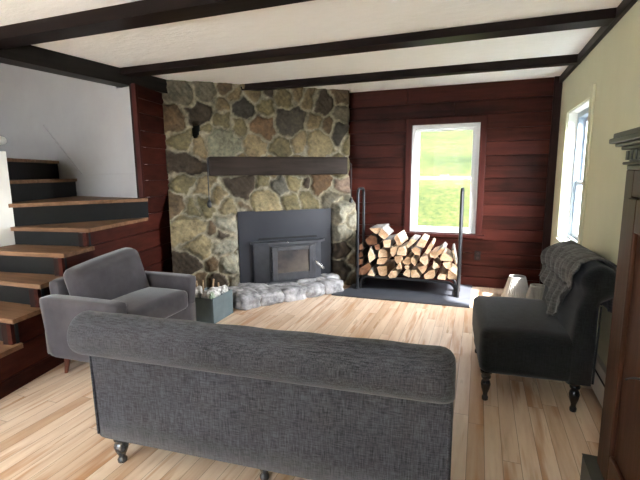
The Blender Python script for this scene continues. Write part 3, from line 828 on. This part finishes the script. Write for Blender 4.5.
# ------------------------------------------------------------------ kindling box
kb = thing('kindling_box', 'grey green wooden kindling box on the floor beside the hearth', 'box', (-2.28,3.235,0), math.radians(92))
k = MB(); LX, LY, HZ, th = .36, .30, .245, .014     # local x along the long side, y to the left
k.box(0,LX,0,th,0,HZ); k.box(0,LX,LY-th,LY,0,HZ); k.box(0,th,th,LY-th,0,HZ); k.box(LX-th,LX,th,LY-th,0,HZ)
k.build('side_boards', M['bucket'], kb, .003)
MB().box(th,LX-th,th,LY-th,0,.015).build('bottom_board', M['bucket'], kb)
def kbp(x,y,z): 
    a = math.radians(92); return (-2.28+x*math.cos(a)-y*math.sin(a), 3.235+x*math.sin(a)+y*math.cos(a), z)
def crumple(name, c, r, mat, seed, label, cat, group=None):
    bm = bmesh.new(); bmesh.ops.create_icosphere(bm, subdivisions=3, radius=1); v = []
    for q in bm.verts:
        p = q.co.copy(); kk = 1 + .55*noise.noise(p*1.6+Vector((seed*3.1,0,seed))) + .3*noise.noise(p*3.7+Vector((0,seed*2.7,0)))
        v.append((p.x*r[0]*kk, p.y*r[1]*kk, p.z*r[2]*kk))
    bm.verts.index_update(); m = MB(); m.add(v, [[q.index for q in f.verts] for f in bm.faces], 0, False); bm.free()
    o = m.build(name, mat, loc=c); tag(o, label, cat, group)
G = 'papers in the kindling box'
crumple('crumpled_paper', kbp(.09,.10,.235), (.07,.07,.05), M['paper'], 1, 'crumpled white newspaper at the front of the kindling box', 'paper', G)
crumple('crumpled_paper', kbp(.20,.12,.245), (.07,.08,.05), M['paper'], 2, 'crumpled white newspaper in the middle of the kindling box', 'paper', G)
crumple('crumpled_paper', kbp(.29,.07,.255), (.05,.05,.04), M['paper'], 3, 'crumpled white newspaper by the hearth end of the kindling box', 'paper', G)
crumple('crumpled_paper', kbp(.10,.23,.26), (.05,.05,.06), M['paper'], 4, 'crumpled white paper sticking up beside the grey armchair', 'paper', G)
crumple('paper_scrap', kbp(.055,.045,.245), (.03,.03,.045), M['green_paper'], 5, 'pale green paper scrap at the front corner of the kindling box', 'paper')
for i,(x,y,dx,dy,L) in enumerate(((.27,.20,.06,-.02,.34),(.22,.24,-.03,.03,.32),(.15,.25,-.04,.02,.33),(.32,.13,.03,-.05,.30))):
    m = MB(); m.tube([(0,0,0),(dx*.5,dy*.5,L*.5),(dx,dy,L)], .008, 6)
    o = m.build('kindling_stick', M['twig'], loc=kbp(x,y,.03)); tag(o, 'thin kindling stick standing in the grey green box, %s' % ('nearest the hearth corner','second from the armchair side','closest to the armchair arm','by the hearth stones')[i], 'kindling', 'kindling sticks in the box')

# ------------------------------------------------------------------ scroll-back upholstery
def leg_turned(parent, x, y, h, mat, k=1.0, top=0):
    m = MB()
    prof = [(.011,0),(.016,.004),(.017,.02),(.012,.032),(.013,.045),(.022,.075),(.026,.10),(.022,.118),(.016,.128),(.024,.136),(.026,.148),(.020,.156),(.030,.166),(.032,h+.01)]
    z0 = h/.17
    m.lathe([(r*k, z*z0 if z < h else z) for r, z in prof], (x,y,0), 18)
    m.build('leg', mat, parent)
    if top:
        pass
def arc(cx, cz, r, a0, a1, n):
    return [(cx+r*math.cos(math.radians(a0+(a1-a0)*i/n)), cz+r*math.sin(math.radians(a0+(a1-a0)*i/n))) for i in range(n+1)]
def sweep(m, prof, w, seg, edge, mi=0, fn=None):
    """extrude closed (y,z) profile along x from -w/2..w/2 with softly rounded ends"""
    q_ = [(-w/2+edge*(1-math.cos(a)), 1-math.sin(a)) for a in (0,.25,.55,.85,1.2,PI/2)]
    xs = q_ + [(-w/2+edge+(w-2*edge)*i/seg, 0) for i in range(1,seg)] + [(-x,k) for x,k in reversed(q_)]
    v = []; n = len(prof)
    for x, s in xs:
        for j, (py, pz) in enumerate(prof):
            # inset towards the local normal rather than the centre
            a = Vector(prof[j-1]); b = Vector(prof[(j+1)%n]); t = (b-a).normalized(); nr = Vector((t.y,-t.x))
            ins = s*edge*min(1, max(.35, .35+(pz-.60)*6.5))
            q = Vector((py,pz)) - nr*ins
            p = Vector((x, q.x, q.y))
            if fn: p = fn(p, j)
            v.append(p)
    k = len(xs)
    m.add(v, [(i*n+j,i*n+(j+1)%n,(i+1)*n+(j+1)%n,(i+1)*n+j) for i in range(k-1) for j in range(n)], mi, True)
    m.add(v, [tuple(range(n-1,-1,-1)), tuple(range((k-1)*n,k*n))], mi, True)
def back_profile(zb, cz, r, cy):
    """clockwise seen from +x? rear bottom -> up -> roll -> front -> down (y forward)"""
    P = [(.0,zb),(-.004,zb+.12),(-.006,zb+.25),(-.006,cz-r*1.35),(-.010,cz-r*1.12)]
    P += arc(cy, cz, r, 238, -35, 22)
    fr = cy + r*math.cos(math.radians(-35))
    P += [(fr+.012,cz-r*.95),(fr+.03,cz-r*1.6),(fr+.045,.46),(fr+.05,.40),(fr+.05,zb)]
    return P[::-1]
def scroll_seat(name, label, cat, loc, rz, W, zb, cz, r, cy, mat, depth, legs, leg_mat, tufts):
    t = thing(name, label, cat, loc, rz)
    m = MB(); prof = back_profile(zb, cz, r, cy)
    nt = tufts
    def fn(p, j):
        # shallow tufting on the front and top of the scroll
        if p.y > cy-.02 and p.z > .47:
            f = math.cos(p.x/W*nt*2*PI)
            g = math.cos((p.z-.5)*2*PI/.22)
            amt = .010*min(1,(p.y-cy+.02)/.08)
            p = p + Vector((0, -amt*(1-f*g)*.5*1.5, -amt*.5*(1-f)*(1 if p.z > cz else 0)))
        return p
    sweep(m, prof, W, 60, .055, 0, fn)
    m.build('backrest', mat, t)
    # welt lines under the roll at the rear
    w_ = MB(); w_.tube([(-W/2+.03,-.012,cz-r*1.13),(W/2-.03,-.012,cz-r*1.13)], .006, 6); w_.build('piping', mat, t)
    for sx in (-1,1):
        w_ = MB(); w_.tube([(sx*(W/2-.012),-.002,zb+.02),(sx*(W/2-.012),-.008,cz-r*1.2)], .006, 6); w_.build('piping', mat, t)
    s = MB(); y0 = .06; hz = .46-zb
    s.puff((0,(y0+depth)/2,zb+hz/2), (W-.012,depth-y0,hz), .05, (.006,.006,.018), 16)
    s.build('seat', mat, t)
    for (x,y) in legs: leg_turned(t, x, y, zb, leg_mat, 1.35 if W > 1 else 1.12)
    return t
settee = scroll_seat('settee', 'long charcoal linen settee seen from behind with a rolled back', 'settee', (-.865,1.445,0), math.radians(4), 1.63, .15, .70, .10, -.04, M['linen'], .64,
    [(-.725,.05),(.725,.05),(0,.13),(-.725,.56),(.725,.56)], M['glint_leg'], 6)
ch = scroll_seat('slipper_chair', 'armless charcoal slipper chair with black turned legs against the cream wall', 'chair', (.618,3.05,0), math.radians(94), .84, .185, .78, .10, -.005, M['linen_dark'], .60,
    [(-.36,.07),(-.36,.555),(.36,.07),(.36,.555)], M['black_gloss'], 3)

# throw over the slipper chair's back
def throw():
    cz, r, cy, zb = .78, .10, -.005, .185
    fr = cy + r*math.cos(math.radians(-35))
    path = [(fr+.105,.482),(fr+.085,.49),(fr+.075,.52),(fr+.065,.56),(fr+.055,.62),(fr+.03,.68)] + arc(cy, cz, r+.006, -30, 215, 26) + [(-.100,.66),(-.100,.58)]
    # arc length parametrisation
    P = [Vector(p) for p in path]; L = [0]
    for i in range(1,len(P)): L.append(L[-1]+(P[i]-P[i-1]).length)
    def at(s):
        s = max(0,min(L[-1],s))
        for i in range(1,len(P)):
            if s <= L[i]+1e-9:
                f = (s-L[i-1])/(L[i]-L[i-1]); q = P[i-1].lerp(P[i], f); t = (P[i]-P[i-1]).normalized(); break
        return q, Vector((t.y,-t.x))
    nu, nv = 70, 60; v = []
    for a in range(nv+1):
        fv = a/nv
        # edges: near edge slants, front hem dips to a tip towards the near side
        for b_ in range(nu+1):
            fu = b_/nu                                  # 0 near .. 1 far
            tip = math.exp(-((fu-.16)/.22)**2)
            s0 = .12 - .12*tip + .05*fu + .012*math.sin(fu*23)
            s = s0 + (L[-1]-s0)*fv
            near = -.20 - .13*min(1,s/.32) + .014*math.sin(s*31)
            far = .40 + .015*math.sin(s*24)
            x = near + (far-near)*fu + .010*math.sin(s*14+fu*5)
            q, nr = at(s)
            w = .017 + .010*math.sin(x*44+1.6*math.sin(s*6)+s*3) + .006*math.sin(x*91+s*5+1.1*math.sin(s*9)) + .004*math.sin(s*26+x*15)
            w += .016*math.exp(-(fu/.05)**2)*math.sin(s*40)**2
            w = min(w, .017) if s > .42 else w
            if w < .006: w = .006
            v.append((x, q.x + nr.x*w, q.y + nr.y*w))
    f = [(a*(nu+1)+b_, a*(nu+1)+b_+1, (a+1)*(nu+1)+b_+1, (a+1)*(nu+1)+b_) for a in range(nv) for b_ in range(nu)]
    m = MB(); m.add(v, f, 0, True)
    o = m.build('throw_blanket', M['blanket'], loc=(.618,3.05,0)); o.rotation_euler = (0,0,math.radians(94))
    sd = o.modifiers.new('solid','SOLIDIFY'); sd.thickness = .009; sd.offset = 1
    tag(o, 'rumpled grey throw blanket draped over the back of the slipper chair', 'blanket')
throw()

# ------------------------------------------------------------------ armchair
ac = thing('armchair', 'grey suede armchair with a loose back cushion beside the red stair panelling', 'armchair', (-2.50,2.43,0), math.radians(-88))
# local: x to the chair's ... width axis, y forward (world +x)
AW, AD = .90, .66
ft = M['suede']
b = MB(); b.puff((0,.0,.25),(AW-.02,AD-.02,.20),.02,n=8); b.build('base', ft, ac)
def taper(o):   # arms taper in towards the floor
    k = (o.z+.215)/.43; o.y *= .84+.16*k; return o
for sx in (-1,1):
    a = MB(); a.puff((sx*(AW/2-.06),.0,.357),(.12,AD+.02,.43),.028,(.004,.004,.004),n=10, fn=taper); a.build('arm', ft, ac)
def lean(o):
    o.y -= .05*(o.z+.25)/.5; return o
b = MB(); b.puff((0,-AD/2+.07,.43),(AW-.20,.10,.47),.03,(0,.006,.004),n=10, fn=lean); b.build('back_frame', ft, ac)
s = MB(); s.puff((0,.08,.395),(AW-.245,AD-.14,.16),.04,(.0,.006,.022),n=14); s.build('seat_cushion', ft, ac)
def lean2(o):
    o.y -= .07*(o.z)/.22; o.z -= .036*o.x/.32; return o
s = MB(); s.puff((-.0,-.14,.585),(AW-.26,.16,.37),.055,(.0,.045,.01),n=16, fn=lean2); s.build('back_cushion', ft, ac)
for sx in (-1,1):
    for sy in (-1,1):
        l = MB(); x, y = sx*(AW/2-.09), sy*(AD/2-.11)
        M5 = Matrix.Translation((x,y,0))
        vv = [(.012,0),(.013,.004),(.026,.165)]
        l.lathe(vv, (0,0,0), 16, 0, Matrix.Translation((x,y,0)) @ Matrix(((1,0,-sx*.12,sx*.012),(0,1,-sy*.12,sy*.012),(0,0,1,0),(0,0,0,1))))
        l.build('leg', M['walnut'], ac)

# ------------------------------------------------------------------ wardrobe
wd = thing('wardrobe', 'antique brown wooden wardrobe with a dark cornice against the cream wall', 'wardrobe', (0,0,0))
fx, yf, yn, zt = .485, 1.815, .90, 1.40
MB().box(fx+.02,XR-.004,yn,yf,.20,zt).build('carcass', M['antique'], wd, .004)
f = MB(); f.box(fx,fx+.022,yf-.085,yf,.2,zt); f.box(fx,fx+.022,yn,yn+.085,.2,zt); f.box(fx,fx+.022,yn+.085,yf-.085,zt-.09,zt); f.box(fx,fx+.022,yn+.085,yf-.085,.2,.28)
f.build('face_frame', M['antique'], wd, .004)
d = MB(); a0, a1, z0, z1 = yn+.088, yf-.088, .283, zt-.093
d.box(fx-.012,fx+.018,a1-.09,a1,z0,z1); d.box(fx-.012,fx+.018,a0,a0+.09,z0,z1); d.box(fx-.012,fx+.018,a0+.09,a1-.09,z0,z0+.12); d.box(fx-.012,fx+.018,a0+.09,a1-.09,z1-.11,z1)
do = d.build('door', M['antique'], wd, .005)
MB().box(fx+.002,fx+.014,a0+.085,a1-.085,z0+.115,z1-.105).build('door_panel', M['antique'], do, .004)
l = MB(); l.tube([(fx-.012,1.43,.79),(fx-.030,1.432,.79),(fx-.044,1.434,.786),(fx-.050,1.435,.780)], [.004,.0035,.003,.004], 10)
l.build('handle', M['iron'], do)
cn = MB()
for dx, za, zb_ in ((.000,1.40,1.418),(.012,1.418,1.428),(-.004,1.428,1.470),(.018,1.470,1.482),(.034,1.482,1.494),(.050,1.494,1.512),(.040,1.512,1.530)):
    cn.box(fx-dx,XR-.004,yn-dx,yf+dx,za,zb_)
cn.build('cornice', M['antique_dark'], wd, .004)
dn = MB()
for k in range(22):
    y = yn+.02+k*.041
    dn.box(fx-.010,fx+.004,y,y+.022,1.434,1.466)
dn.build('dentil_row', M['antique_dark'], wd, .002)
pl = MB(); pl.box(fx-.012,XR-.004,yn,yf+.012,.0,.23); pl.prism([(fx-.045,yf+.035),(fx-.045,yf-.17),(fx-.01,yf-.17),(fx+.12,yf+.0),(fx+.12,yf+.035)], 'z', 0, .26)
pl.build('plinth', M['antique_dark'], wd, .012)

# ------------------------------------------------------------------ small things
ht = thing('baseboard_heater', 'long cream baseboard heater along the cream wall behind the slipper chair', 'heater', (XR-.002,0,0))
h = MB(); h.prism([(0,.02),(-.050,.02),(-.050,.15),(-.030,.20),(0,.20)], 'y', 1.95, 4.95); h.build('cover', M['heater'], ht, .003)
MB().box(-.053,-.049,1.97,4.93,.155,.166).build('slot', M['black_hole'], ht)  # raised black strip stands in for the shaded gap
for y in (1.93,4.95): MB().box(-.056,0,y,y+.03,0,.205).build('end_cap', M['heater'], ht, .004)

ot = thing('wall_outlet', 'brown electrical outlet on the red boards beside the window', 'outlet', (.012,YB-.001,.39))
MB().box(-.036,.036,-.006,0,-.058,.058).build('plate', M['outlet'], ot, .003)
for z in (-.026,.026): MB().lathe([(.017,0),(.017,.004)], (0,0,0), 14, 0, Matrix.Translation((0,-.006,z)) @ Matrix.Rotation(PI/2,4,'X')).build('socket', M['socket'], ot)

def lampshade(loc, rb, rt, h, label):
    t = thing('lamp_shade', label, 'lamp shade', loc, 0, 'lamp shades on the floor')
    m = MB(); n = 72; v = []
    for j in range(9):
        f = j/8; r = rb + (rt-rb)*f
        for i in range(n):
            a = 2*PI*i/n; rr = r + (.0045 if i % 2 else -.0045)
            v.append((rr*math.cos(a), rr*math.sin(a), h*f))
    m.add(v, [(j*n+i,j*n+(i+1)%n,(j+1)*n+(i+1)%n,(j+1)*n+i) for j in range(8) for i in range(n)], 0, False)
    o = m.build('pleated_shell', M['shade'], t); sd = o.modifiers.new('s','SOLIDIFY'); sd.thickness = .003; sd.offset = -1
    for r, z in ((rb,.006),(rt,h-.006)):
        g = MB(); g.tube([(r*math.cos(2*PI*i/40),r*math.sin(2*PI*i/40),z) for i in range(40)], .006, 6, closed=True); g.build('rim_band', M['shade'], t)
    g = MB(); 
    for k in range(3):
        a = k*2*PI/3; g.tube([(0,0,h-.03),((rt-.004)*math.cos(a),(rt-.004)*math.sin(a),h-.008)], .002, 6)
    g.tube([(.014*math.cos(2*PI*i/16),.014*math.sin(2*PI*i/16),h-.03) for i in range(16)], .0025, 6, closed=True)
    g.build('spider', M['iron'], t)
lampshade((.43,4.98,0), .155, .078, .27, 'cream pleated lamp shade on the floor nearer the window wall outlet')
lampshade((.60,4.72,0), .125, .065, .25, 'smaller cream pleated lamp shade tucked against the slipper chair back')

# ------------------------------------------------------------------ outside
def ground():
    nx, ny = 60, 60; v = []
    for j in range(ny+1):
        for i in range(nx+1):
            x = -35+70*i/nx; y = -35+75*j/ny
            s = max(0,y-7.0); t = min(1,s/4); hgt = s*.27*t
            k = 1/(1+math.exp((x-6-.3*s)/1.5)) if x > 1 else 1
            z = -.35 + hgt*k + .06*noise.noise(Vector((x*.4,y*.4,0)))
            v.append((x,y,z))
    m = MB(); m.add(v, [(j*(nx+1)+i,j*(nx+1)+i+1,(j+1)*(nx+1)+i+1,(j+1)*(nx+1)+i) for j in range(ny) for i in range(nx)], 0, True)
    struct(m.build('ground_lawn', M['grass']), 'bright green lawn sloping up outside the window', 'lawn')
ground()
pt = MB(); pt.box(-8,3.5,-9,YR-.25,-.34,-.14)  # unseen slab, added to bounce sunlight through the rear windows onto the ceiling
struct(pt.build('ground_bounce_slab', simple('pale_bounce', (.78,.80,.82), (.70,.72,.74), 3, .9)), 'added pale terrace outside the rear windows', 'reflector')

# ------------------------------------------------------------------ light
wld = bpy.data.worlds.new('sky'); scene.world = wld; wld.use_nodes = True
nt = wld.node_tree; nt.nodes.clear()
bg = nt.nodes.new('ShaderNodeBackground'); wo = nt.nodes.new('ShaderNodeOutputWorld')
sdir = Vector((.80,-.42,1.20)).normalized()
tcw = nt.nodes.new('ShaderNodeTexCoord'); dt = nt.nodes.new('ShaderNodeVectorMath'); dt.operation = 'DOT_PRODUCT'
nt.links.new(tcw.outputs['Generated'], dt.inputs[0]); dt.inputs[1].default_value = Vector((.93,-.33,.27)).normalized()
rw = nt.nodes.new('ShaderNodeValToRGB'); e = rw.color_ramp.elements        # hazy sky, brightest on the sun's side
e[0].position = .35; e[0].color = (.042,.050,.058,1); e[1].position = .98; e[1].color = (5.4,5.6,5.8,1)
for p_, c_ in ((.50,(.26,.30,.35,1)), (.66,(.62,.69,.78,1)), (.82,(1.35,1.45,1.58,1))): x = e.new(p_); x.color = c_
mr = nt.nodes.new('ShaderNodeMapRange'); mr.inputs[1].default_value = -1; mr.inputs[2].default_value = 1
nt.links.new(dt.outputs['Value'], mr.inputs[0]); nt.links.new(mr.outputs[0], rw.inputs[0]); nt.links.new(rw.outputs[0], bg.inputs[0]); nt.links.new(bg.outputs[0], wo.inputs[0])
bg.inputs[1].default_value = 4.0
sl = bpy.data.lights.new('sun', 'SUN'); sl.energy = 14; sl.angle = math.radians(2.5); sl.color = (1,.97,.93)
so_ = bpy.data.objects.new('sun', sl); COL.objects.link(so_); so_.rotation_euler = sdir.to_track_quat('Z','Y').to_euler(); so_.location = (6,-3,9)
def portal(loc, rot, sx, sy):
    l = bpy.data.lights.new('window_portal', 'AREA'); l.shape = 'RECTANGLE'; l.size = sx; l.size_y = sy
    l.cycles.is_portal = True
    o = bpy.data.objects.new('window_portal', l); COL.objects.link(o); o.location = loc; o.rotation_euler = rot
portal(((WX0+WX1)/2,YB+.21,(WZ0+WZ1)/2), (-PI/2,0,0), WX1-WX0, WZ1-WZ0)
portal((XR+.21,(RY0+RY1)/2,(RZ0+RZ1)/2), (0,PI/2,0), RZ1-RZ0, RY1-RY0)
for x0,x1 in RW: portal(((x0+x1)/2,YR-.21,1.3), (PI/2,0,0), x1-x0, 1.9)

# ------------------------------------------------------------------ camera
F, PITCH, ROLL, YAW, HC = 425.74, math.radians(8.974), math.radians(.5328), math.radians(20.499), 1.40
cp, sp_, cy_, sy_ = math.cos(PITCH), math.sin(PITCH), math.cos(YAW), math.sin(YAW)
fw = Vector((-sy_*cp, cy_*cp, -sp_)); rt = Vector((cy_,sy_,0)); dn_ = fw.cross(rt)
c_, s_ = math.cos(ROLL), math.sin(ROLL)
r2 = rt*c_ + dn_*s_; d2 = -rt*s_ + dn_*c_
cam = bpy.data.cameras.new('camera'); cam.sensor_width = 36; cam.lens = F/640*36; cam.clip_start = .02
co_ = bpy.data.objects.new('camera', cam); COL.objects.link(co_)
co_.matrix_world = Matrix(((r2.x,-d2.x,-fw.x,0),(r2.y,-d2.y,-fw.y,0),(r2.z,-d2.z,-fw.z,HC),(0,0,0,1)))
scene.camera = co_
vs = scene.view_settings; vs.view_transform = 'Standard'; vs.look = 'None'; vs.exposure = 2.34; vs.gamma = 1; vs.use_curve_mapping = False
scene.cycles.max_bounces = 10; scene.cycles.diffuse_bounces = 6; scene.cycles.sample_clamp_indirect = 6
